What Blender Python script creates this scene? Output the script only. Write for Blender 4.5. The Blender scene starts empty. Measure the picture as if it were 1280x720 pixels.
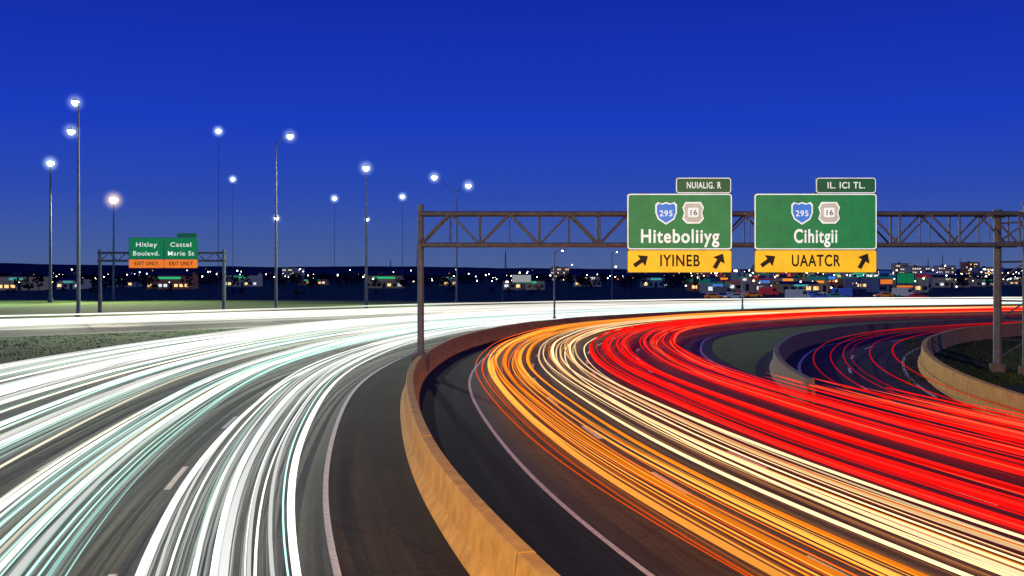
import bpy, math, random
import numpy as np
from mathutils import Vector
random.seed(7); np.random.seed(7)
scene=bpy.context.scene
scene.view_settings.view_transform='Standard'; scene.view_settings.look='None'; scene.view_settings.exposure=0
CAMZ=5.5; F=1244.4

# ---------------------------------------------------------------- helpers
def link(o,parent=None):
    scene.collection.objects.link(o)
    if parent: o.parent=parent
    return o
def mesh_obj(name,verts,faces,mats,parent=None,mi=None,uv=None,col=None,smooth=False):
    me=bpy.data.meshes.new(name)
    me.from_pydata([tuple(v) for v in verts],[],[tuple(f) for f in faces])
    if not isinstance(mats,(list,tuple)): mats=[mats]
    for m in mats: me.materials.append(m)
    if mi is not None: me.polygons.foreach_set('material_index',np.array(mi,dtype=np.int32))
    n=len(me.loops); li=np.zeros(n,dtype=np.int32); me.loops.foreach_get('vertex_index',li)
    if uv is not None:
        l=me.uv_layers.new(name='UVMap'); l.data.foreach_set('uv',np.array(uv,dtype=np.float32)[li].ravel())
    if col is not None:
        a=me.color_attributes.new('Col','FLOAT_COLOR','POINT')
        c=np.ones((len(verts),4),dtype=np.float32); c[:,:3]=col; a.data.foreach_set('color',c.ravel())
    if smooth: me.polygons.foreach_set('use_smooth',np.ones(len(me.polygons),dtype=bool))
    me.update()
    return link(bpy.data.objects.new(name,me),parent)
def empty(name,loc=(0,0,0)):
    e=bpy.data.objects.new(name,None); e.location=loc; e.empty_display_size=.5
    return link(e)
class MB:
    def __init__(s): s.v=[];s.f=[];s.m=[]
    def box(s,a,b,m=0):
        i=len(s.v); x0,y0,z0=a;x1,y1,z1=b
        s.v+=[(x0,y0,z0),(x1,y0,z0),(x1,y1,z0),(x0,y1,z0),(x0,y0,z1),(x1,y0,z1),(x1,y1,z1),(x0,y1,z1)]
        for f in [(0,3,2,1),(4,5,6,7),(0,1,5,4),(1,2,6,5),(2,3,7,6),(3,0,4,7)]:
            s.f.append(tuple(i+k for k in f)); s.m.append(m)
    def rod(s,p,q,r,m=0,n=8,r2=None):
        p=Vector(p);q=Vector(q);d=(q-p).normalized(); r2=r if r2 is None else r2
        u=d.orthogonal().normalized(); w=d.cross(u); i=len(s.v)
        for c,rr in ((p,r),(q,r2)):
            for k in range(n):
                a=2*math.pi*k/n+math.pi/4; s.v.append(tuple(c+u*math.cos(a)*rr+w*math.sin(a)*rr))
        for k in range(n):
            s.f.append((i+k,i+(k+1)%n,i+n+(k+1)%n,i+n+k)); s.m.append(m)
        s.f.append(tuple(i+k for k in range(n))[::-1]); s.m.append(m)
        s.f.append(tuple(i+n+k for k in range(n))); s.m.append(m)
    def ball(s,c,r,m=0,nu=10,nv=6,sz=1):
        i=len(s.v)
        for a in range(nv+1):
            t=math.pi*a/nv
            for b in range(nu):
                p=2*math.pi*b/nu
                s.v.append((c[0]+r*math.sin(t)*math.cos(p),c[1]+r*math.sin(t)*math.sin(p),c[2]+r*sz*math.cos(t)))
        for a in range(nv):
            for b in range(nu):
                s.f.append((i+a*nu+b,i+(a+1)*nu+b,i+(a+1)*nu+(b+1)%nu,i+a*nu+(b+1)%nu)); s.m.append(m)
    def poly(s,pts,m=0):
        i=len(s.v); s.v+=pts; s.f.append(tuple(range(i,i+len(pts)))); s.m.append(m)
    def obj(s,name,mats,parent=None,smooth=False): return mesh_obj(name,s.v,s.f,mats,parent,mi=s.m,smooth=smooth)

# ---------------------------------------------------------------- materials
def newmat(name):
    m=bpy.data.materials.new(name); m.use_nodes=True
    nt=m.node_tree; nt.nodes.clear(); out=nt.nodes.new('ShaderNodeOutputMaterial')
    return m,nt,out
def N(nt,t,**k):
    n=nt.nodes.new(t)
    for a,b in k.items():
        if a.startswith('_'): setattr(n,a[1:],b)
        else: n.inputs[a.replace('__',' ')].default_value=b
    return n
def c4(c): return (c[0],c[1],c[2],1)
def ramp(nt,stops,interp='LINEAR'):
    r=nt.nodes.new('ShaderNodeValToRGB'); cr=r.color_ramp; cr.interpolation=interp
    while len(cr.elements)<len(stops): cr.elements.new(0.5)
    for e,(p,c) in zip(cr.elements,stops): e.position=p; e.color=c4(c) if not isinstance(c,(int,float)) else (c,c,c,1)
    return r
def nosample(m):
    m.cycles.emission_sampling='NONE'; return m
def surf(name,c1,c2,scale=5,rough=.7,metal=0,emis=None,es=0,bump=.2,detail=8,obj=True):
    m,nt,out=newmat(name); L=nt.links.new
    tc=N(nt,'ShaderNodeTexCoord'); no=N(nt,'ShaderNodeTexNoise',Scale=scale,Detail=detail,Roughness=.65)
    L(tc.outputs['Object'],no.inputs['Vector'])
    r=ramp(nt,[(.3,c1),(.7,c2)]); L(no.outputs['Fac'],r.inputs['Fac'])
    b=N(nt,'ShaderNodeBsdfPrincipled',Roughness=rough,Metallic=metal); L(r.outputs['Color'],b.inputs['Base Color'])
    if bump:
        bp=N(nt,'ShaderNodeBump',Strength=bump,Distance=.02); L(no.outputs['Fac'],bp.inputs['Height']); L(bp.outputs['Normal'],b.inputs['Normal'])
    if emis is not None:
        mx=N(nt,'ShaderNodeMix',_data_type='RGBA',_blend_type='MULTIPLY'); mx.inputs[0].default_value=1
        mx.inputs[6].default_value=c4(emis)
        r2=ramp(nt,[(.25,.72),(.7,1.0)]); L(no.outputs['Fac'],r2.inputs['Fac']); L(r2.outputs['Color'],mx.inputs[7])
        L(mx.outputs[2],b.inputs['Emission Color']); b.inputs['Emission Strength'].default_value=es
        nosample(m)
    L(b.outputs['BSDF'],out.inputs['Surface']); return m
def emit(name,c,s):
    m,nt,out=newmat(name); e=N(nt,'ShaderNodeEmission',Color=c4(c),Strength=s); nt.links.new(e.outputs[0],out.inputs[0]); return nosample(m)

def asphalt(name,base,warm=(1,1,1),rough=.62):
    m,nt,out=newmat(name); L=nt.links.new
    tc=N(nt,'ShaderNodeTexCoord')
    fine=N(nt,'ShaderNodeTexNoise',Scale=9,Detail=9,Roughness=.85); L(tc.outputs['Object'],fine.inputs['Vector'])
    big=N(nt,'ShaderNodeTexNoise',Scale=.25,Detail=5,Roughness=.6); L(tc.outputs['Object'],big.inputs['Vector'])
    mp=N(nt,'ShaderNodeMapping'); mp.inputs['Scale'].default_value=(2.2,.04,1); L(tc.outputs['UV'],mp.inputs['Vector'])
    st=N(nt,'ShaderNodeTexNoise',Scale=1,Detail=5,Roughness=.7); L(mp.outputs[0],st.inputs['Vector'])
    def mr(src,a,b,lo,hi):
        x=N(nt,'ShaderNodeMapRange'); x.inputs[1].default_value=a;x.inputs[2].default_value=b;x.inputs[3].default_value=lo;x.inputs[4].default_value=hi
        L(src,x.inputs[0]); return x.outputs[0]
    def mul(a,b):
        x=N(nt,'ShaderNodeMath',_operation='MULTIPLY'); L(a,x.inputs[0]); L(b,x.inputs[1]); return x.outputs[0]
    v=mul(mr(fine.outputs['Fac'],.32,.68,.2,1.9),mr(big.outputs['Fac'],.3,.7,.65,1.35))
    v=mul(v,mr(st.outputs['Fac'],.3,.7,.5,1.5))
    vo=N(nt,'ShaderNodeTexVoronoi',_feature='DISTANCE_TO_EDGE',Scale=.16)
    wv=N(nt,'ShaderNodeTexNoise',Scale=.8,Detail=4); L(tc.outputs['Object'],wv.inputs['Vector'])
    mxv=N(nt,'ShaderNodeMix',_data_type='RGBA',_blend_type='ADD'); mxv.inputs[0].default_value=1.5; L(tc.outputs['Object'],mxv.inputs[6]); L(wv.outputs['Color'],mxv.inputs[7])
    L(mxv.outputs[2],vo.inputs['Vector'])
    v=mul(v,mr(vo.outputs['Distance'],.0,.012,.55,1))
    sp=N(nt,'ShaderNodeSeparateXYZ'); L(tc.outputs['UV'],sp.inputs[0])
    md=N(nt,'ShaderNodeMath',_operation='MODULO'); L(sp.outputs['Y'],md.inputs[0]); md.inputs[1].default_value=7.5
    v=mul(v,mr(md.outputs[0],.03,.09,.6,1))
    mc=N(nt,'ShaderNodeMix',_data_type='RGBA',_blend_type='MULTIPLY'); mc.inputs[0].default_value=1
    mc.inputs[6].default_value=(base*warm[0],base*warm[1],base*warm[2],1); L(v,mc.inputs[7])
    b=N(nt,'ShaderNodeBsdfPrincipled',Roughness=rough); b.inputs['Specular IOR Level'].default_value=.2; L(mc.outputs[2],b.inputs['Base Color'])
    bp=N(nt,'ShaderNodeBump',Strength=.6,Distance=.012); L(fine.outputs['Fac'],bp.inputs['Height']); L(bp.outputs[0],b.inputs['Normal'])
    L(b.outputs[0],out.inputs[0]); return m

M_road_l=asphalt('asphalt_west',.028,(1.04,1,.96))
M_road_r=asphalt('asphalt_east',.030,(1,1,1.08))
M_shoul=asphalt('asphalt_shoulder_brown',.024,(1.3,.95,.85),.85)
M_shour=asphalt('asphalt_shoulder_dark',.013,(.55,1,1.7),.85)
M_ramp=asphalt('asphalt_ramp',.035,(1,1,1.1),.7)
M_paint=surf('road_paint',(.5,.5,.48),(.85,.85,.82),scale=6,rough=.6,bump=0)
M_conc=surf('barrier_concrete',(.44,.25,.055),(.74,.46,.12),scale=1.8,rough=.85)  # orange of the sodium light is put into the base colour
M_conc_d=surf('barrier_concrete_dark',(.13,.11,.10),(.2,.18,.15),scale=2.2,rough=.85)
M_grass=surf('grass_ground',(.014,.060,.004),(.050,.130,.012),scale=.35,rough=.95,bump=.5)
M_blade=surf('grass_blades',(.03,.08,.01),(.08,.13,.02),scale=1.2,rough=.9,bump=0)
M_steel=surf('galvanised_steel',(.09,.11,.13),(.17,.20,.23),scale=3,rough=.6,metal=.3,bump=.05)
M_steel_l=surf('pole_steel',(.12,.14,.18),(.20,.23,.28),scale=3,rough=.7,bump=.05)
M_foli=surf('distant_foliage',(.008,.014,.007),(.035,.045,.02),scale=.25,rough=1,bump=0)
M_hill=surf('hill_slope',(.02,.03,.035),(.035,.045,.045),scale=.01,rough=1,bump=0)
M_lamp=emit('lamp_cool',(.75,.9,1),14)
M_lampw=emit('lamp_warm',(1,.82,.5),12)
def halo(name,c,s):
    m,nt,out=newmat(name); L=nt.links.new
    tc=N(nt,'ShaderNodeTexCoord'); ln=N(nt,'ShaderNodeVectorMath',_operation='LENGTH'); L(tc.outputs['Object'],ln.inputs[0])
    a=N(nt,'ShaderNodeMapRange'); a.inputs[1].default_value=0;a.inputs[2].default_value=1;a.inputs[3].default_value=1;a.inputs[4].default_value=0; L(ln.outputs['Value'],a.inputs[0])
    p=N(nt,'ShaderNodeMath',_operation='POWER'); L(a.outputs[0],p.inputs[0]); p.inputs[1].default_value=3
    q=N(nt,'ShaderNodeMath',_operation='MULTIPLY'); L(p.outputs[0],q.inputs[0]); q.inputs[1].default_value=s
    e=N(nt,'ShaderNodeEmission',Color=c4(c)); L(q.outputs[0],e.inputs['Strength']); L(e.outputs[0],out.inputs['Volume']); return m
M_halo=halo('lamp_bloom_cool',(.55,.75,1),1.3); M_halow=halo('lamp_bloom_warm',(1,.75,.4),1.1)  # glowing volumes that imitate lens bloom around the lamps

# ---------------------------------------------------------------- world (blue hour)
w=bpy.data.worlds.new('World'); scene.world=w; w.use_nodes=True
nt=w.node_tree; nt.nodes.clear(); L=nt.links.new
out=N(nt,'ShaderNodeOutputWorld'); tc=N(nt,'ShaderNodeTexCoord'); sp=N(nt,'ShaderNodeSeparateXYZ'); L(tc.outputs['Generated'],sp.inputs[0])
r=ramp(nt,[(0,(.080,.125,.28)),(.03,(.055,.106,.33)),(.08,(.024,.070,.43)),(.15,(.009,.044,.50)),(.26,(.004,.024,.39)),(1,(.002,.010,.10))])
L(sp.outputs['Z'],r.inputs['Fac'])
bg=N(nt,'ShaderNodeBackground',Strength=1.0); L(r.outputs['Color'],bg.inputs['Color'])
sky=N(nt,'ShaderNodeTexSky',_sky_type='NISHITA'); sky.sun_disc=False; sky.sun_elevation=math.radians(-3); sky.sun_rotation=math.radians(200)
bg2=N(nt,'ShaderNodeBackground',Strength=.03); L(sky.outputs[0],bg2.inputs['Color'])
ad=N(nt,'ShaderNodeAddShader'); L(bg.outputs[0],ad.inputs[0]); L(bg2.outputs[0],ad.inputs[1]); L(ad.outputs[0],out.inputs['Surface'])

# ---------------------------------------------------------------- alignment curves
def smooth_curve(pts,step=1.0,it=60):
    p=np.array(pts,float)
    d=np.r_[0,np.cumsum(np.linalg.norm(np.diff(p,axis=0),axis=1))]
    s=np.arange(0,d[-1],step)
    q=np.c_[np.interp(s,d,p[:,0]),np.interp(s,d,p[:,1])]
    for _ in range(it):
        q[1:-1]=.25*q[:-2]+.5*q[1:-1]+.25*q[2:]
    d=np.r_[0,np.cumsum(np.linalg.norm(np.diff(q,axis=0),axis=1))]
    s=np.arange(0,d[-1],step)
    return np.c_[np.interp(s,d,q[:,0]),np.interp(s,d,q[:,1])]
class Align:
    def __init__(s,pts,it=60):
        s.p=smooth_curve(pts,1.0,it); t=np.gradient(s.p,axis=0); t/=np.linalg.norm(t,axis=1)[:,None]
        s.r=np.c_[t[:,1],-t[:,0]]; s.n=len(s.p); s.s=np.arange(s.n)
    def at(s,sv,o):
        sv=np.asarray(sv,float); o=np.asarray(o,float)
        px=np.interp(sv,s.s,s.p[:,0]);py=np.interp(sv,s.s,s.p[:,1]);rx=np.interp(sv,s.s,s.r[:,0]);ry=np.interp(sv,s.s,s.r[:,1])
        return np.c_[px+rx*o,py+ry*o]
MED=Align([(13,-24),(5.4,0),(1.9,10),(-.5,18.2),(-2.4,26.8),(-4.35,41.5),(-5.1,50),(-5.2,57),(-4.4,72),(-.5,91),(5,104),(15,118.5),(27,131),(43,143),(63,152),(86,160),(130,168),(220,172)],50)
RAMPW=Align([(-150,38),(-95,70),(-62,88),(-38,109),(-25,124),(-8,143),(8,156),(32,171),(62,181),(110,188),(200,190)],80)
WL=2.75   # west shoulder width
def strip(name,al,o0,o1,z,mat,s0=0,s1=None,step=2,parent=None,nu=1):
    s1=al.n-1 if s1 is None else s1
    sv=np.arange(s0,s1+1e-6,step); us=np.linspace(o0,o1,nu+1)
    V=[];UV=[]
    for u in us:
        a=al.at(sv,np.full(len(sv),u)); V.append(np.c_[a,np.full(len(a),z)]); UV.append(np.c_[np.full(len(a),u),sv])
    n=len(sv); V=np.vstack(V);UV=np.vstack(UV); Fs=[]
    for k in range(nu):
        for i in range(n-1): Fs.append((k*n+i,(k+1)*n+i,(k+1)*n+i+1,k*n+i+1))
    return mesh_obj(name,V,Fs,mat,parent,uv=UV)
# ---------------------------------------------------------------- ground & roads
G=4500
mesh_obj('ground',[(-G,-400,0),(G,-400,0),(G,G,0),(-G,G,0)],[(0,1,2,3)],M_grass)
hw=empty('highway')
strip('westbound_lanes',MED,-25,-WL,.016,M_road_l,nu=4,parent=hw)
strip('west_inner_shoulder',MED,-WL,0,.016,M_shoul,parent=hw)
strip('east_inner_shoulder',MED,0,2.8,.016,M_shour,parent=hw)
strip('eastbound_lanes',MED,2.8,18.4,.016,M_road_r,nu=4,parent=hw)
strip('feeder_lanes',RAMPW,-9,10,.010,M_road_l,nu=2,parent=hw)
IN=smooth_curve([(17,-20),(15.5,10),(14,25),(12.4,38),(13,46),(14.2,53),(16.3,62),(21.4,76),(31,91),(53,106),(85,115),(150,122)],1,30)
OUT=smooth_curve([(24,-20),(18.5,10),(17.6,24),(18.6,37),(20.5,47),(24,58),(29,70),(37,83),(52,97),(80,107),(150,112)],1,30)
def res(p,n):
    d=np.r_[0,np.cumsum(np.linalg.norm(np.diff(p,axis=0),axis=1))]; s=np.linspace(0,d[-1],n)
    return np.c_[np.interp(s,d,p[:,0]),np.interp(s,d,p[:,1])]
NR=140; I2=res(IN,NR); O2=res(OUT,NR)
def ramp_strip(name,t0,t1,z,mat,i0=0,i1=NR-1):
    V=[];UV=[];Fs=[]
    a=I2*(1-t0)+O2*t0; b=I2*(1-t1)+O2*t1
    for i in range(i0,i1+1):
        V+=[(a[i,0],a[i,1],z),(b[i,0],b[i,1],z)]; UV+=[(t0*9,i*1.4),(t1*9,i*1.4)]
    for i in range(i1-i0): Fs.append((2*i,2*i+1,2*i+3,2*i+2))
    return mesh_obj(name,V,Fs,mat,hw,uv=UV)
ramp_strip('exit_ramp_lanes',-.15,1.0,.010,M_ramp)
mk=MB()
def mline(al,o,w,s0=0,s1=None,dash=None,z=.021,b=mk):
    s1=al.n-1 if s1 is None else s1
    segs=[(s0,s1)] if not dash else [(s,min(s+dash[0],s1)) for s in np.arange(s0,s1-1,dash[1])]
    for a,c in segs:
        n=max(2,int((c-a)/1.5)+1); sv=np.linspace(a,c,n); p=al.at(sv,np.full(n,o-w/2)); q=al.at(sv,np.full(n,o+w/2)); i=len(b.v)
        for k in range(n): b.v+=[(p[k,0],p[k,1],z),(q[k,0],q[k,1],z)]
        for k in range(n-1): b.f.append((i+2*k,i+2*k+1,i+2*k+3,i+2*k+2)); b.m.append(0)
LW=4.0; LE=3.4
mline(MED,-WL,.14); mline(MED,-WL-5*LW,.15); mline(MED,2.8,.13)
mline(MED,17.6,.15,s0=85)
for k in range(1,5): mline(MED,-WL-LW*k,.16,dash=(3,10),s0=3*k)
for k in range(1,4): mline(MED,2.8+LE*k,.18,dash=(3,9),s0=2+3*k)
mline(RAMPW,-8.2,.2); mline(RAMPW,9,.2); mline(RAMPW,0,.15,dash=(3,12))
mk.obj('lane_markings',[M_paint],hw)
rm=MB()
def ramp_q(t,w,i):
    def P(i):
        c=I2[i]*(1-t)+O2[i]*t; d=O2[i]-I2[i]; d=d/np.linalg.norm(d); return c-d*w/2,c+d*w/2
    a,b=P(i);c,d=P(i+1); z=.021
    rm.poly([(a[0],a[1],z),(b[0],b[1],z),(d[0],d[1],z),(c[0],c[1],z)])
def rl(t,w,dash=None):
    step=1 if not dash else dash[1]
    for a in range(40,NR-3,step):
        e=a+1 if not dash else a+dash[0]
        for i in range(a,e): ramp_q(t,w,i)
rl(.16,.18); rl(.86,.18); rl(.5,.16,(2,6))
rm.obj('ramp_markings',[M_paint],hw)

# ---------------------------------------------------------------- concrete barriers
def barrier(name,pts,mat,h=1.07,seg=6,w=1.0):
    prof=[(-.40,0),(-.40,.08),(-.24,.33),(-.16,h-.03),(-.13,h),(.13,h),(.16,h-.03),(.24,.33),(.40,.08),(.40,0)]
    p=np.array(pts); t=np.gradient(p,axis=0); t/=np.linalg.norm(t,axis=1)[:,None]; r=np.c_[t[:,1],-t[:,0]]
    b=MB(); k=len(prof); n=len(p); i=0
    while i<n-1:
        j=min(i+seg,n-1); st=len(b.v); m=0; dz=R(-.012,.012)
        for q in range(i,j+1):
            c=p[q].copy()
            if q==j: c=c-t[q]*.04
            for (o,z) in prof: b.v.append((c[0]+r[q,0]*o*w,c[1]+r[q,1]*o*w,z+(dz if z>.5 else 0)))
            m+=1
        for a in range(m-1):
            for e in range(k-1): b.f.append((st+a*k+e,st+(a+1)*k+e,st+(a+1)*k+e+1,st+a*k+e+1)); b.m.append(0)
        b.f.append(tuple(st+e for e in range(k))); b.m.append(0)
        b.f.append(tuple(st+(m-1)*k+e for e in range(k))[::-1]); b.m.append(0)
        i=j
    return b.obj(name,[mat])
R=random.uniform
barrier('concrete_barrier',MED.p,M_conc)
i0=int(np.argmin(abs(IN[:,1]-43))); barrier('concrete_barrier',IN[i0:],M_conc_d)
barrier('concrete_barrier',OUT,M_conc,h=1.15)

# ---------------------------------------------------------------- light trails
def trail_mat(name,strength):
    m,nt,out=newmat(name); L=nt.links.new
    a=N(nt,'ShaderNodeVertexColor',_layer_name='Col'); e=N(nt,'ShaderNodeEmission',Strength=strength)
    L(a.outputs['Color'],e.inputs['Color']); L(e.outputs[0],out.inputs[0]); return nosample(m)
def tubes(name,al,specs,mat,parent):
    V=[];C=[];Fs=[];base=0; K=4
    for (o,z,r,col,s0,s1) in specs:
        sv=np.r_[np.arange(s0,min(s1,130),1.5),np.arange(max(s0,130),s1,2.5)]; n=len(sv)
        if n<3: continue
        ph=np.random.rand(3)*6.28
        amp=.16
        oo=o+amp*np.sin(sv/37+ph[0])+amp*.5*np.sin(sv/17+ph[1])
        zz=z+.02*np.sin(sv/6+ph[2])
        c=al.at(sv,oo); rr=np.interp(sv,al.s,al.r[:,0]),np.interp(sv,al.s,al.r[:,1])
        rad=r*(1+sv*.003)*(1+.25*np.sin(sv/9+ph[1]))
        taper=np.clip(np.minimum(sv-s0,s1-sv)/6,0.1,1); rad=rad*taper
        ring=[]
        for k in range(K):
            a=2*math.pi*k/K
            ring.append(np.c_[c[:,0]+rr[0]*rad*math.cos(a)*1.2,c[:,1]+rr[1]*rad*math.cos(a)*1.2,zz+rad*math.sin(a)*.8])
        P=np.stack(ring,1).reshape(-1,3); V.append(P)
        br=(.7+.3*np.sin(sv/23+ph[0]))[:,None]
        C.append(np.repeat(np.array(col)[None,:]*br,K,axis=0))
        ii=np.arange(n-1)[:,None]*K+base
        for k in range(K):
            k2=(k+1)%K
            Fs.append(np.c_[ii+k,ii+k2,ii+K+k2,ii+K+k])
        base+=n*K
    V=np.vstack(V);C=np.vstack(C);Fs=np.vstack(Fs)
    return mesh_obj(name,V,Fs.tolist(),mat,parent,col=C)
def glow_mat(name,lane_o,lane_w,colstops,omin,omax,strength,thr=(.42,.72),amax=.8,freq=6.0,gap=.08,far=1.0):
    """accumulated long exposure of passing lamps: streaks along the driving direction"""
    m,nt,out=newmat(name); L=nt.links.new
    tc=N(nt,'ShaderNodeTexCoord'); sp=N(nt,'ShaderNodeSeparateXYZ'); L(tc.outputs['UV'],sp.inputs[0])
    def noi(sx,sy,det):
        mp=N(nt,'ShaderNodeMapping'); mp.inputs['Scale'].default_value=(sx,sy,1); L(tc.outputs['UV'],mp.inputs['Vector'])
        n=N(nt,'ShaderNodeTexNoise',Scale=1,Detail=det,Roughness=.8); L(mp.outputs[0],n.inputs['Vector']); return n.outputs['Fac']
    def math_(op,a,b):
        x=N(nt,'ShaderNodeMath',_operation=op)
        for i,v in enumerate((a,b)):
            if v is None: continue
            if isinstance(v,(int,float)): x.inputs[i].default_value=v
            else: L(v,x.inputs[i])
        return x.outputs[0]
    def mr(src,a,b,lo,hi):
        x=N(nt,'ShaderNodeMapRange'); x.inputs[1].default_value=a;x.inputs[2].default_value=b;x.inputs[3].default_value=lo;x.inputs[4].default_value=hi
        L(src,x.inputs[0]); return x.outputs[0]
    n1=noi(freq,.010,6); n2=noi(.7,.018,2)
    a=mr(n1,thr[0],thr[1],0,1)
    a=math_('POWER',a,1.5)
    lane=math_('COSINE',math_('MULTIPLY',math_('SUBTRACT',sp.outputs['X'],lane_o),2*math.pi/lane_w),None)
    lm=mr(lane,-.1,.85,1,gap)
    a=math_('MULTIPLY',math_('MULTIPLY',a,lm),mr(n2,.35,.6,.35,1))
    edge=math_('MULTIPLY',mr(sp.outputs['X'],omin,omin+.7,0,1),mr(sp.outputs['X'],omax-1.2,omax,1,0))
    a=math_('MULTIPLY',math_('MULTIPLY',a,edge),amax)
    if far>1:
        a=math_('MULTIPLY',a,mr(sp.outputs['Y'],75,130,1,far)); a=math_('MINIMUM',a,1.0)
    cr=ramp(nt,colstops); L(mr(sp.outputs['X'],omin,omax,0,1),cr.inputs['Fac'])
    e=N(nt,'ShaderNodeEmission',Strength=strength); L(cr.outputs['Color'],e.inputs['Color'])
    t=N(nt,'ShaderNodeBsdfTransparent'); mx=N(nt,'ShaderNodeMixShader'); L(a,mx.inputs[0]); L(t.outputs[0],mx.inputs[1]); L(e.outputs[0],mx.inputs[2])
    L(mx.outputs[0],out.inputs[0]); return m
SMAX=MED.n-2
ht=empty('headlight_trails')
specs=[]
for ln in range(5):
    c=-WL-LW*(ln+.5)-(.15 if ln==0 else 0)
    for v in range([8,11,12,13,12][ln]):
        o=c+random.gauss(0,.45); z=R(.55,.8); hwid=R(.62,.78)
        t=R(0,1); near=(1,1,.97) if t<.60 else ((.50,.90,.80) if t<.9 else (1,.9,.7))
        s0=0 if R(0,1)<.8 else R(20,90); s1=SMAX
        r_=random.choice([.009,.013,.018,.026,.04,.05])
        for sg in (-1,1): specs.append((o+sg*hwid,z,r_*R(.7,1.2),near,s0,s1))
tubes('streaks',MED,specs,trail_mat('headlight_streak',1.7),ht)
strip('glow',MED,-WL-20,-WL-.6,.45,glow_mat('headlight_haze',-WL,LW,[(0,(.55,.94,.84)),(.5,(.64,.97,.89)),(1,(.92,1,.95))],-WL-20,-WL-.6,1.2,thr=(.465,.63),amax=.78,freq=7,gap=.0,far=2.5),parent=ht,nu=1)
specs=[]
for v in range(14):
    o=R(-5.0,6.8); z=R(.5,1.5)
    for sg in (-1,1): specs.append((o+sg*.7,z,R(.03,.08),(1,.97,.86),0,RAMPW.n-2))
tubes('feeder_streaks',RAMPW,specs,trail_mat('headlight_streak_far',1.6),ht)
strip('feeder_glow',RAMPW,-6.5,8.5,.45,glow_mat('headlight_haze_far',0,7.5,[(0,(1,1,.93)),(1,(1,.96,.84))],-6.5,8.5,1.2,thr=(.40,.6),amax=.9,freq=2),parent=ht)
tt=empty('taillight_trails')
specs=[]
OR=[(1,.18,.008),(1,.24,.012),(1,.10,.005),(1,.36,.05)]; CRM=[(1,.62,.28),(1,.70,.36),(1,.32,.05),(1,.20,.015)]; RD=[(1,.008,.004),(1,.012,.008),(.8,.004,.003),(1,.004,.004),(1,.06,.025),(1,.11,.04)]
for ln,(pal,cnt) in enumerate([(OR,13),(CRM,8),(RD,13),(RD,12)]):
    c=2.8+LE*(ln+.5)
    for v in range(cnt):
        o=c+random.gauss(0,.36)-.05; z=R(.6,.95); col=random.choice(pal); r_=random.choice([.010,.015,.022,.035,.05])*(1.15 if ln!=1 else 1)
        s0=0 if R(0,1)<.85 else R(20,90)
        for sg in (-1,1): specs.append((o+sg*R(.6,.75),z,r_*R(.7,1.2),col,s0,SMAX))
for v in range(16):   # merging lanes close to the camera
    o=18.1+random.gauss(0,.9)
    for sg in (-1,1): specs.append((o+sg*.68,.8,R(.012,.045),random.choice(RD),0,R(60,74)))
tubes('streaks',MED,specs,trail_mat('taillight_streak',1.9),tt)
# sparse traffic on the ramp
RA=Align((I2*.45+O2*.55),20)
specs=[]
for o in (-1.6,-1.1,1.3):
    for sg in (-1,1): specs.append((o+sg*.65,.75,R(.014,.028),random.choice(RD[:4]),R(18,30),RA.n-2))
tubes('ramp_streaks',RA,specs,trail_mat('taillight_streak_dim',.75),tt)
rs=[(0,(1,.18,.012)),(.18,(1,.22,.018)),(.25,(1,.38,.11)),(.39,(1,.38,.11)),(.45,(1,.012,.006)),(1,(1,.006,.005))]
strip('glow',MED,3.3,19.5,.5,glow_mat('taillight_haze',2.8,LE,rs,3.3,17.3,1.1,thr=(.46,.64),amax=.80,freq=6,gap=.06),parent=tt)

# ---------------------------------------------------------------- signs
def sheet(c,es=1.0,name='s'): return surf(name,tuple(x*.6 for x in c),tuple(x*.9 for x in c),scale=1.3,rough=.45,emis=c,es=es,bump=0)  # sign faces emit their own colour, standing in for light on them
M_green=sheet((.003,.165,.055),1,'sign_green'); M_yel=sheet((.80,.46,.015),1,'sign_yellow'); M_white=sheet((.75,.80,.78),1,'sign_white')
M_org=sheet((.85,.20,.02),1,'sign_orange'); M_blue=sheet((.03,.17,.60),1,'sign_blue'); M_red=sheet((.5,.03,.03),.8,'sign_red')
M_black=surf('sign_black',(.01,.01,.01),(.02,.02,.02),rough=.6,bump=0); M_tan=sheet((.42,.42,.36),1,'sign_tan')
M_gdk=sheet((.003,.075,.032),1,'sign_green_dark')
def text(s,x,y,z,size,mat,parent,name='lettering',wmax=None,bold=.012):
    cu=bpy.data.curves.new('t','FONT'); cu.body=s; cu.size=size; cu.align_x='CENTER'; cu.align_y='CENTER'; cu.offset=bold*size; cu.extrude=.004; cu.space_character=1.12
    ob=bpy.data.objects.new('t',cu); scene.collection.objects.link(ob)
    dg=bpy.context.evaluated_depsgraph_get(); dg.update(); me=bpy.data.meshes.new_from_object(ob.evaluated_get(dg))
    bpy.data.objects.remove(ob); me.materials.clear(); me.materials.append(mat)
    o=link(bpy.data.objects.new(name,me),parent); o.location=(x,y,z); o.rotation_euler=(math.pi/2,0,0)
    if wmax:
        xs=[v.co.x for v in me.vertices]; wd=max(xs)-min(xs); o.scale.x=wmax/wd
    return o
def rrect(b,x0,x1,z0,z1,y,r,m,back=None):
    pts=[]
    for cx,cz,a0 in ((x1-r,z1-r,0),(x0+r,z1-r,90),(x0+r,z0+r,180),(x1-r,z0+r,270)):
        for k in range(5):
            a=math.radians(a0+k*22.5); pts.append((cx+r*math.cos(a),y,cz+r*math.sin(a)))
    b.poly(pts,m)
def panel(b,x0,x1,z0,z1,y,border,face,th=.08,bw=.07):
    b.box((x0,y+.004,z0),(x1,y+th,z1),2)
    rrect(b,x0+.01,x1-.01,z0+.01,z1-.01,y,.16,border)
    rrect(b,x0+bw,x1-bw,z0+bw,z1-bw,y-.004,.12,face)
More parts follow.
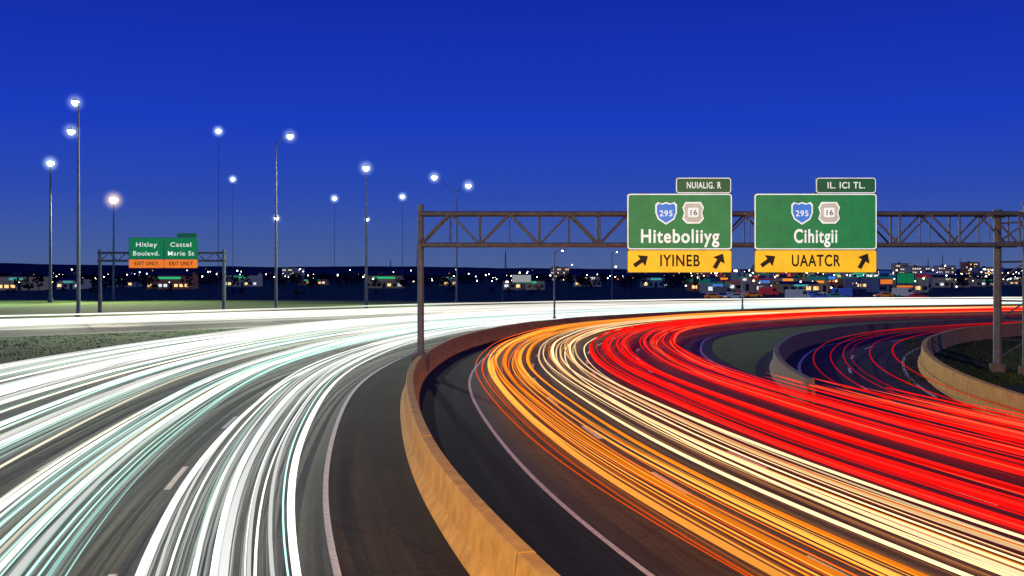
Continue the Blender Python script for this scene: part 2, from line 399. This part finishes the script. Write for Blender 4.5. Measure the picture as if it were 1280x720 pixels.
def arrow(b,cx,cz,y,s,ang,m):
    P=[(-.5,-.13),(.05,-.13),(.05,-.42),(.55,0),(.05,.42),(.05,.13),(-.5,.13)]
    ca,sa=math.cos(ang),math.sin(ang)
    b.poly([(cx+s*(p[0]*ca-p[1]*sa),y,cz+s*(p[0]*sa+p[1]*ca)) for p in P],m)
def shield(b,cx,cz,y,s,m,kind=0):
    if kind==0: P=[(-.5,.38),(-.38,.5),(-.2,.43),(0,.5),(.2,.43),(.38,.5),(.5,.38),(.5,.0),(.38,-.3),(0,-.55),(-.38,-.3),(-.5,0)]
    else: P=[(-.36,.5),(.36,.5),(.5,.25),(.42,0),(.5,-.28),(.3,-.5),(-.3,-.5),(-.5,-.28),(-.42,0),(-.5,.25)]
    b.poly([(cx+s*p[0],y,cz+s*p[1]) for p in P][::-1],m)
SM=[M_green,M_white,M_steel,M_yel,M_black,M_blue,M_red,M_tan,M_gdk]
YG=56.2
def X(px,d): return (px-640)/F*d
def Z(py,d): return CAMZ+(345-py)/F*d
def big_sign(px0,px1,tab0,tab1,t_main,t_sub,t_tab,mw,sw):
    d=YG-.9; e=empty('highway_sign'); b=MB()
    x0,x1=X(px0,d),X(px1,d); z0,zm,z1=Z(341,d),Z(312,d),Z(242,d)
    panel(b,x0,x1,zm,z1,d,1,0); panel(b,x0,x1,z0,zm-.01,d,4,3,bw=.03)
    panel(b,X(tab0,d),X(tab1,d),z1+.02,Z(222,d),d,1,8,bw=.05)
    cx=(x0+x1)/2; zs=Z(266,d)
    for kx,kind in ((cx-.75,0),(cx+.75,1)):
        shield(b,kx,zs,d-.008,1.2,1,kind); shield(b,kx,zs,d-.012,1.04,5 if kind==0 else 7,kind)
        if kind==1: rrect(b,kx-.30,kx+.30,zs-.24,zs+.28,d-.016,.1,1)
    arrow(b,x0+.75,(z0+zm)/2,d-.01,.9,math.radians(35),4); arrow(b,x1-.75,(z0+zm)/2,d-.01,.9,math.radians(60),4)
    for fx in (.15,.5,.85):
        xx=x0+(x1-x0)*fx; b.rod((xx,d+.14,z0+.1),(xx,d+.14,z1+.1),.06,2,6)
    for q in range(1,5):
        xx=x0+(x1-x0)*q/5; b.box((xx-.006,d-.007,zm+.1),(xx+.006,d-.0045,z1-.1),8)
    b.obj('panels',SM,e)
    text(t_main,cx,d-.012,Z(296,d),1.05,M_white,e,'main_lettering',wmax=mw,bold=.022)
    text(t_sub,cx,d-.012,(z0+zm)/2,.9,M_black,e,'sub_lettering',wmax=sw,bold=.02)
    text(t_tab,(X(tab0,d)+X(tab1,d))/2,d-.012,Z(232,d),.5,M_white,e,'tab_lettering',wmax=(tab1-tab0)/F*d*.62,bold=.012)
    text('295',cx-.75,d-.02,zs-.05,.46,M_white,e,'shield_number'); text('16',cx+.75,d-.02,zs,.42,M_black,e,'shield_number')
    return e
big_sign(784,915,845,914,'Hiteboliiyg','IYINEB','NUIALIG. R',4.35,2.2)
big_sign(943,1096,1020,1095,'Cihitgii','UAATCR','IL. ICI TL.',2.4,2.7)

# ---------------------------------------------------------------- main gantry
g=empty('sign_gantry'); b=MB()
xl,xr=X(527.5,57),X(1256,56); zt,zb=9.0,7.25; y0,y1=YG-.65,YG+.65
n=20; xs=np.linspace(xl,xr+.6,n+1)
for yy in (y0,y1):
    for zz in (zt,zb): b.rod((xl-.1,yy,zz),(xr+1.1,yy,zz),.12,0,8)
    for i in range(n):
        a,c=(zb,zt) if i%2==0 else (zt,zb)
        b.rod((xs[i],yy,a),(xs[i+1],yy,c),.06,0,6)
    for i in range(n+1): b.rod((xs[i],yy,zb),(xs[i],yy,zt),.035 if i%2 else .06,0,6)
for i in range(n+1):
    for zz in (zb,zt): b.rod((xs[i],y0,zz),(xs[i],y1,zz),.045,0,6)
    if i<n: b.rod((xs[i],y0 if i%2 else y1,zt),(xs[i+1],y1 if i%2 else y0,zt),.035,0,6)
b.obj('truss',[M_steel],g)
b=MB()
b.rod((xl,YG,0),(xl,YG,9.45),.20,0,14,r2=.17); b.rod((xl,YG,1.0),(xl,YG,1.2),.32,0,14); b.rod((xl,YG,9.45),(xl,YG,9.52),.2,0,14)
b.rod((xl,y0-.1,zb-.2),(xl,y1+.1,zb-.2),.12,0,8); b.rod((xl,y0-.1,zt+.05),(xl,y1+.1,zt+.05),.10,0,8)
b.box((xl-.45,YG-.45,0),(xl+.45,YG+.45,1.12),1)
for (cx,cy,top) in ((xr,y1,9.2),(xr+.85,y0-.3,9.5)):
    b.rod((cx,cy,0),(cx,cy,top),.24,0,14,r2=.21); b.rod((cx,cy,top),(cx,cy,top+.08),.28,0,14); b.rod((cx,cy,0),(cx,cy,.5),.45,1,14)
    b.box((cx-.3,cy-.3,zt-.2),(cx+.3,cy+.3,zt+.15),0)
for k in range(7):
    za=.8+k*1.1; b.rod((xr,y1,za),(xr+.85,y0-.3,za+1.1 if k%2==0 else za),.05,0,6)
    b.rod((xr,y1,za+1.1),(xr+.85,y0-.3,za+1.1),.05,0,6)
b.obj('columns',[M_steel,M_conc_d],g)

# ---------------------------------------------------------------- distant gantry
g=empty('sign_gantry'); b=MB(); d=152
for px in (125,280):
    x=X(px,d); b.rod((x,d,0),(x,d,Z(312,d)),.3,0,10,r2=.24)
for zz in (316,326): b.rod((X(122,d),d,Z(zz,d)),(X(283,d),d,Z(zz,d)),.16,0,8)
for i in range(14):
    a=X(125+i*11,d);c=X(125+(i+1)*11,d); b.rod((a,d,Z(316 if i%2 else 326,d)),(c,d,Z(326 if i%2 else 316,d)),.07,0,6)
b.obj('frame',[M_steel],g)
def small_sign(px0,px1,t1,t2,tab=None):
    e=empty('highway_sign'); b=MB(); dd=d-.6
    panel(b,X(px0,dd),X(px1,dd),Z(324,dd),Z(297,dd),dd,8,0,bw=.08); panel(b,X(px0,dd),X(px1,dd),Z(335,dd),Z(324.3,dd),dd,3,3,bw=.04)
    if tab: panel(b,X(tab[0],dd),X(tab[1],dd),Z(296.6,dd),Z(291.5,dd),dd,8,8,bw=.04)
    b.obj('panels',[M_green,M_white,M_steel,M_org,M_black,M_blue,M_red,M_tan,M_gdk],e)
    cx=(X(px0,dd)+X(px1,dd))/2
    text(t1,cx,dd-.02,Z(306,dd),.95,M_white,e,wmax=3.2,bold=.01); text(t2,cx,dd-.02,Z(317,dd),.95,M_white,e,wmax=4.0,bold=.01)
    text('EXIT ONLY',cx,dd-.02,Z(329.6,dd),.8,M_black,e,wmax=3.6,bold=.02)
small_sign(161,204.8,'Hitley','Boulevd.'); small_sign(205.2,247,'Cattel','Marie St',(221,246))

# ---------------------------------------------------------------- light masts
def bloom_ball(e,c,r,warm):  # added glow ball, imitates camera bloom at a lamp head
    b=MB(); b.ball((0,0,0),1,0,16,10); o=b.obj('lamp_bloom',[M_halow if warm else M_halo],e); o.location=c; o.scale=(r,r,r)
def mast(px,base_d,top_py,r=.2,heads=((0,0),),warm=False,style='ring',hs=.42,light=0):
    x=X(px,base_d); zt=Z(top_py,base_d); e=empty('high_mast_light' if style=='ring' else 'street_lamp',(x,base_d,0)); b=MB()
    b.rod((0,0,0),(0,0,.9),r*1.8,0,12,r2=r*1.5); b.rod((0,0,.9),(0,0,zt),r*1.05,0,10,r2=r*.45)
    lm=MB()
    if style=='ring':
        for hx,hz in heads:
            z=zt+hz
            if hx: b.rod((0,0,min(z,zt)),(hx,0,z+.25),.06,0,6)
            b.rod((hx,0,z+.2),(hx,0,z+.6),.15,0,8)
            for k in range(5):
                a=k*math.pi*2/5+.3; p=(hx+hs*.7*math.cos(a),hs*.7*math.sin(a),z)
                b.rod((hx,0,z+.3),(p[0],p[1],z+.25),.04,0,6); b.rod((p[0],p[1],z+.1),(p[0],p[1],z+.42),.16,0,8,r2=.08)
                lm.ball(p,hs*.62,0,10,8,.9)
            lm.ball((hx,0,z-.1),hs*.95,0,14,10,1.0)
            bloom_ball(e,(hx,0,z),hs*4.2,warm)
    else:
        for hx,hz in heads:
            z=zt+hz; b.rod((0,0,z-.5),(hx*.5,0,z+.05),.06,0,6); b.rod((hx*.5,0,z+.05),(hx,0,z+.1),.05,0,6)
            b.box((hx-.35,-.16,z+.02),(hx+.35,.16,z+.16),0); lm.ball((hx,0,z-.04),hs,0,10,6,.6)
    b.obj('pole',[M_steel_l],e,); lm.obj('luminaires',[M_lampw if warm else M_lamp],e)
    if light:
        # aimed floodlights of the mast: two beams thrown along the verge, away from the shaft
        for sx in (-1,1):
            l=bpy.data.lights.new('floodlight','SPOT'); l.energy=light; l.shadow_soft_size=.5; l.spot_size=math.radians(100); l.spot_blend=.6
            l.color=(1,.85,.55) if warm else (.95,1,.72)
            o=link(bpy.data.objects.new('floodlight',l),e); o.location=(sx*1.0,-1.0,zt-.6)
            o.rotation_euler=Vector((-sx*.9,.9,1.0)).to_track_quat('Z','Y').to_euler()
mast(98,124,128,.24,heads=((-.4,0),(-.9,-3.6)),hs=.36,light=34000)
mast(63,207,204,.3,hs=.55,light=95000)
mast(142,220,250,.26,warm=True,hs=.7,light=80000)
mast(345,142,179,.2,heads=((2.0,1.0),),hs=.36,light=50000)
mast(345.5,150,273,.12,hs=.26)
mast(273,330,164,.10,hs=.66); mast(291,420,224,.10,hs=.66); mast(418,380,248,.10,hs=.62); mast(503,400,246,.10,hs=.66)
mast(457.5,152,210,.18,hs=.40,light=40000); mast(459,165,274,.11,hs=.22)
mast(571,190,240,.18,heads=((2.2,1.2),(-4.3,2.8)),hs=.42,light=60000)
mast(693,112,313,.12,style='arm',heads=((.9,0),),hs=.12); mast(765,200,315,.14,style='arm',heads=((1,0),),hs=.15)
mast(628,215,352,.14,style='arm',heads=((1,0),),hs=.3,warm=True); mast(928,145,338,.14,style='arm',heads=((-1,0),),hs=.25,warm=True)
def offscreen_sodium(x,y,z,en):  # unseen lamp beside the camera, added to light the barriers orange
    e=empty('street_lamp',(x,y,0)); b=MB(); b.rod((0,0,0),(0,0,z),.14,0,12,r2=.09); b.rod((0,0,z),(-1.8,0,z+.35),.05,0,8); b.box((-2.5,-.16,z+.28),(-1.7,.16,z+.46),0)
    b.ball((-2.1,0,z+.24),.16,1,10,6,.6); b.obj('pole',[M_steel_l,M_lampw],e)
    l=bpy.data.lights.new('sodium_fill','POINT'); l.energy=en; l.shadow_soft_size=.3; l.color=(1,.58,.18)
    o=link(bpy.data.objects.new('sodium_fill',l),e); o.location=(-2.1,0,z)
offscreen_sodium(20,-6,12,46000)
offscreen_sodium(-22,2,11,38000)

# ---------------------------------------------------------------- distant setting
def ridge(name,d,h0,h1,seed,mat):
    rnd=np.random.RandomState(seed); n=260; xs=np.linspace(-d*1.4,d*1.4,n); ph=rnd.rand(6)*6.28
    h=np.zeros(n)
    for k in range(6): h+=np.sin(xs/d*(2.3*1.9**k)+ph[k])/(1.7**k)
    h=(h-h.min())/(h.max()-h.min()); h=h0+(h1-h0)*h+rnd.rand(n)*(h1-h0)*.06
    V=[];Fs=[]
    for i in range(n): V+=[(xs[i],d-abs(xs[i])*.1,-1),(xs[i],d+150-abs(xs[i])*.1,h[i]),(xs[i],d+600,h[i]*.6)]
    for i in range(n-1):
        for k in range(2): Fs.append((3*i+k,3*i+3+k,3*i+4+k,3*i+1+k))
    mesh_obj(name,V,Fs,mat,smooth=True)
ridge('hills',2600,22,42,3,M_hill); ridge('hills',1700,8,18,9,M_hill)
def trees(name,items,q):
    V=[];Fs=[]
    for (x,y,h) in items:
        wd=h*R(.35,.55); lob=[(R(-.5,.5)*wd,R(-.5,.5)*wd,h*R(.4,.8),wd*R(.35,.7)) for _ in range(5)]
        i=len(V); V+=[(x-.12*h/6,y,0),(x+.12*h/6,y,0),(x+.05,y,h*.6),(x-.05,y,h*.6)]; Fs.append((i,i+1,i+2,i+3))
        for k in range(q):
            lx,ly,lz,lr=random.choice(lob); a=R(0,6.28); t=math.acos(R(-1,1)); rr=lr*R(.6,1.05)
            c=Vector((x+lx+rr*math.sin(t)*math.cos(a),y+ly+rr*math.sin(t)*math.sin(a),max(.4,lz+rr*math.cos(t)*.9)))
            s=h*R(.05,.11); u=Vector((R(-1,1),R(-1,1),R(-1,1))).normalized(); v=u.orthogonal().normalized(); i=len(V)
            V+=[tuple(c+u*s),tuple(c+v*s*R(.6,1)),tuple(c-u*s*R(.6,1)),tuple(c-v*s)]; Fs.append((i,i+1,i+2,i+3))
    mesh_obj(name,V,Fs,M_foli)
it=[]
for k in range(700):
    d=R(330,1000); px=R(-120,1400)
    if 880<px<1180 and d<560 and R(0,1)<.85: continue
    it.append((X(px,d),d,R(3.0,6.0)+d*.004))
for k in range(26):
    d=R(240,320); px=R(-60,720); it.append((X(px,d),d,R(1.5,3.4)))
trees('distant_trees',it,46)
V=[];Fs=[]
for k in range(12000):
    if k%2==0: px=R(1130,1330); d=R(50,95); x=X(px,d)
    else: x=R(-75,-18); d=R(62,125)
    near=np.min(np.hypot(MED.p[::4,0]-x,MED.p[::4,1]-d)); nr=np.min(np.hypot(RAMPW.p[::4,0]-x,RAMPW.p[::4,1]-d)); no=np.min(np.hypot(OUT[::3,0]-x,OUT[::3,1]-d)); ni=np.min(np.hypot(IN[::3,0]-x,IN[::3,1]-d))
    if near<26 and x<0 or nr<11 or no<1: continue
    if x>0 and ni<no: continue
    h=R(.04,.14)
    for j in range(3):
        a=R(0,3.14); dx,dy=math.cos(a)*.05,math.sin(a)*.05; lx,ly=R(-.15,.15),R(-.15,.15); i=len(V); ox,oy=x+R(-.3,.3),d+R(-.3,.3)
        V+=[(ox-dx,oy-dy,0),(ox+dx,oy+dy,0),(ox+lx,oy+ly,h)]; Fs.append((i,i+1,i+2))
mesh_obj('grass',V,Fs,M_blade)
# buildings
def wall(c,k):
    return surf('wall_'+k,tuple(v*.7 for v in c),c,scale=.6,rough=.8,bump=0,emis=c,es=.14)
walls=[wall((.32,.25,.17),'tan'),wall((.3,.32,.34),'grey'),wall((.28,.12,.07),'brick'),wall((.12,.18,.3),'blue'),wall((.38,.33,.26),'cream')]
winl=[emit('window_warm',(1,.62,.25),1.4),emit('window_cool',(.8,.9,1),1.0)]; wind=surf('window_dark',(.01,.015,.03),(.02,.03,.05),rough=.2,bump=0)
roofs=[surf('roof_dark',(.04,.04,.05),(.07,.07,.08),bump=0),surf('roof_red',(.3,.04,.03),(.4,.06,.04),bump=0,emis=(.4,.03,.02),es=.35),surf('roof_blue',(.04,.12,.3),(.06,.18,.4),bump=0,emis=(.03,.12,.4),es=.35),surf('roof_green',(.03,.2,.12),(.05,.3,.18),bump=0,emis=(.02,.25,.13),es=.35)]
fasc=[emit('fascia_red',(1,.08,.04),.9),emit('fascia_orange',(1,.3,.03),1.0),emit('fascia_blue',(.08,.3,1),.7),emit('fascia_white',(1,.95,.8),.9),emit('fascia_green',(.05,.8,.35),.6),emit('fascia_teal',(.1,.7,.7),.5)]
def building(name,x,y,w,dp,h,wl,rf,fs,gable=False,tower=False):
    e=empty(name,(x,y,0)); mats=[wl,winl[0],winl[1],wind,rf,fs,M_steel]
    b=MB(); b.box((-w/2,0,0),(w/2,dp,h),0); b.obj('walls',mats,e)
    b=MB()
    if gable:
        b.poly([(-w/2-.4,-.4,h+.01),(w/2+.4,-.4,h+.01),(w/2+.4,dp/2,h+h*.35),(-w/2-.4,dp/2,h+h*.35)],4)
        b.poly([(w/2+.4,dp+.4,h+.01),(-w/2-.4,dp+.4,h+.01),(-w/2-.4,dp/2,h+h*.35),(w/2+.4,dp/2,h+h*.35)],4)
        for s in(-1,1): b.poly([(s*w/2,0,h),(s*w/2,dp,h),(s*w/2,dp/2,h+h*.33)],0)
    else:
        b.box((-w/2-.25,-.25,h+.005),(w/2+.25,dp+.25,h+.5),4); b.box((-w*.2,dp*.3,h+.505),(-w*.2+2.2,dp*.3+2,h+1.6),6)
    b.obj('roof',mats,e)
    b=MB(); st=max(1,int(h/3.3)); nb=max(2,int(w/2.2))
    for s in range(st):
        for k in range(nb):
            xc=-w/2+(k+.5)*w/nb; z0=s*h/st+.9; m=random.choice([1,1,2,3,3,3])
            if s==0 and k==nb//2: b.box((xc-.6,-.06,.02),(xc+.6,-.003,2.3),3); continue
            b.box((xc-w/nb*.33,-.06,z0),(xc+w/nb*.33,-.003,min(z0+1.2,h-.5)),m)
            b.box((xc-w/nb*.36,-.12,z0-.1),(xc+w/nb*.36,-.003,z0-.005),6)
    b.obj('windows',mats,e)
    if tower: return
    b=MB(); a=R(.25,.6); b.box((-w*a/2,-.35,h*.76),(w*a/2,-.065,h*.76+min(.9,h*.2)),5)
    for s in(-1,1): b.box((s*w*a/2-.1,-.3,h*.5),(s*w*a/2+.1,-.13,h*.755),6)
    b.obj('fascia_sign',mats,e)
for k in range(60):
    px=R(875,1175); d=R(300,800); h=R(2.8,5) if d<450 else R(4,9)
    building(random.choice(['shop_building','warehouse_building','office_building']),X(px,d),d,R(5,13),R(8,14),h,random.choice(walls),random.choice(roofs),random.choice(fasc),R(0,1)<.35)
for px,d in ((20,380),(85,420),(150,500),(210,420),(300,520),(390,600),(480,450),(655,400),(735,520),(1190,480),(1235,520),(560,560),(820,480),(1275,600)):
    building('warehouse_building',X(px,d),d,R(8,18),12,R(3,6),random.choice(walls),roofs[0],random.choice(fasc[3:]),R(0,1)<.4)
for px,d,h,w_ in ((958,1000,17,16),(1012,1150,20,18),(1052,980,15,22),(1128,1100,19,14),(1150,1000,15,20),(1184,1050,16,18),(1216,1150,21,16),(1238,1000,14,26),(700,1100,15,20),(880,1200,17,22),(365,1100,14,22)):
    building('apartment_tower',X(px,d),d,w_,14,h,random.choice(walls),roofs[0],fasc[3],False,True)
def car(px,d,col,van=False):
    e=empty('parked_van' if van else 'parked_car',(X(px,d),d,0)); e.rotation_euler=(0,0,R(-.15,.15)+(math.pi if R(0,1)<.5 else 0))
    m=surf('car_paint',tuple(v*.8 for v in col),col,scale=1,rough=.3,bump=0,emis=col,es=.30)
    if van: P=[(-2.6,.35),(-2.6,2.3),(-2.4,2.45),(1.5,2.45),(1.9,2.2),(2.3,1.3),(2.7,1.1),(2.75,.35)]; Wn=[(1.0,1.35),(2.1,1.35),(1.75,2.15),(1.0,2.15)]
    else: P=[(-2.2,.35),(-2.25,.85),(-1.9,.98),(-1.35,1.42),(.3,1.46),(1.0,1.0),(2.1,.85),(2.25,.6),(2.2,.35)]; Wn=[(-1.55,.98),(.8,.98),(.22,1.38),(-1.2,1.36)]
    b=MB(); k=len(P)
    for s in (-.88,.88): b.v+=[(p[0],s*(1 if p[1]<1 else .86),p[1]) for p in P]
    b.f.append(tuple(range(k))); b.m.append(0); b.f.append(tuple(range(k,2*k))[::-1]); b.m.append(0)
    for q in range(k): b.f.append((q,q+k,(q+1)%k+k,(q+1)%k)); b.m.append(0)
    for s in(-1,1):
        b.poly([(p[0],s*.90,p[1]) for p in Wn],1)
        for wx in (-1.4,1.4): b.rod((wx,s*.72,.34),(wx,s*.93,.34),.34,2,14); b.rod((wx,s*.931,.34),(wx,s*.94,.34),.18,3,10)
    b.box((2.2,-.75,.55),(2.27,-.4,.72),4); b.box((2.2,.4,.55),(2.27,.75,.72),4)
    b.obj('body',[m,wind,M_black,M_steel,fasc[3]],e)
cc=[(.5,.03,.02),(.05,.12,.5),(.4,.4,.4),(.6,.2,.02),(.03,.25,.2),(.08,.08,.1),(.3,.35,.4)]
for k in range(24):
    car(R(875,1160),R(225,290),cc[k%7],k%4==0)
def billboard(px,d,w,h,z,m):
    e=empty('billboard',(X(px,d),d,0)); b=MB(); b.rod((0,.3,0),(0,.3,z),.2,0,10); b.box((-w/2,0,z),(w/2,.5,z+h),0); b.box((-w/2-.2,-.9,z-.25),(w/2+.2,.1,z-.1),0); b.obj('structure',[M_steel],e)
    b=MB(); rrect(b,-w/2+.2,w/2-.2,z+.2,z+h-.2,-.006,.1,0); b.obj('face',[m],e)
billboard(652,300,6,2.6,3.4,emit('billboard_lit',(.8,.85,.9),.35)); billboard(1108,260,3.6,1.6,3.2,M_org); billboard(1132,262,4.8,3.0,3.4,M_green); billboard(1131,261.2,4.6,.9,2.3,M_org)
billboard(1040,330,3,1.4,4.2,fasc[2]); billboard(905,300,2.6,1.0,4.2,fasc[1]); billboard(985,360,2.2,2,4.6,fasc[0]); billboard(1075,350,3,1.2,5,fasc[5])
b=MB()
for k in range(620):
    d=R(240,1400); px=R(-60,1340)
    if k%2==0: px=R(840,1290)
    x=X(px,d); z=R(2.0,8.5)
    b.rod((x,d,0),(x,d,z),.05,2,4); b.ball((x,d,z),R(.10,.30)*(.5+d/850),random.choice([0,0,0,1,3]),6,4)
b.obj('distant_street_lights',[M_lampw,M_lamp,M_steel,fasc[1]])
for px,d,t in ((1160,900,322),(1178,900,318),(1200,950,322),(522,600,305),(632,700,312),(488,800,325),(875,700,330)):
    b=MB(); x=X(px,d); z=Z(t,d)
    for s in((-1,-1),(1,-1),(0,1)): b.rod((x+s[0]*1.3,d+s[1]*1.3,0),(x,d,z),.16,0,5)
    for q in range(1,8):
        f=q/8; w_=1.3*(1-f); b.rod((x-w_,d-w_,z*f),(x+w_,d-w_,z*f),.1,0,4)
    b.obj('antenna_mast',[M_steel])

# ---------------------------------------------------------------- camera
cam=bpy.data.cameras.new('Camera'); cam.lens=35; cam.sensor_width=36; cam.shift_y=-15/1280; cam.clip_end=9000; cam.clip_start=.1
co=link(bpy.data.objects.new('Camera',cam)); co.location=(0,0,CAMZ); co.rotation_euler=(math.pi/2,0,0); scene.camera=co
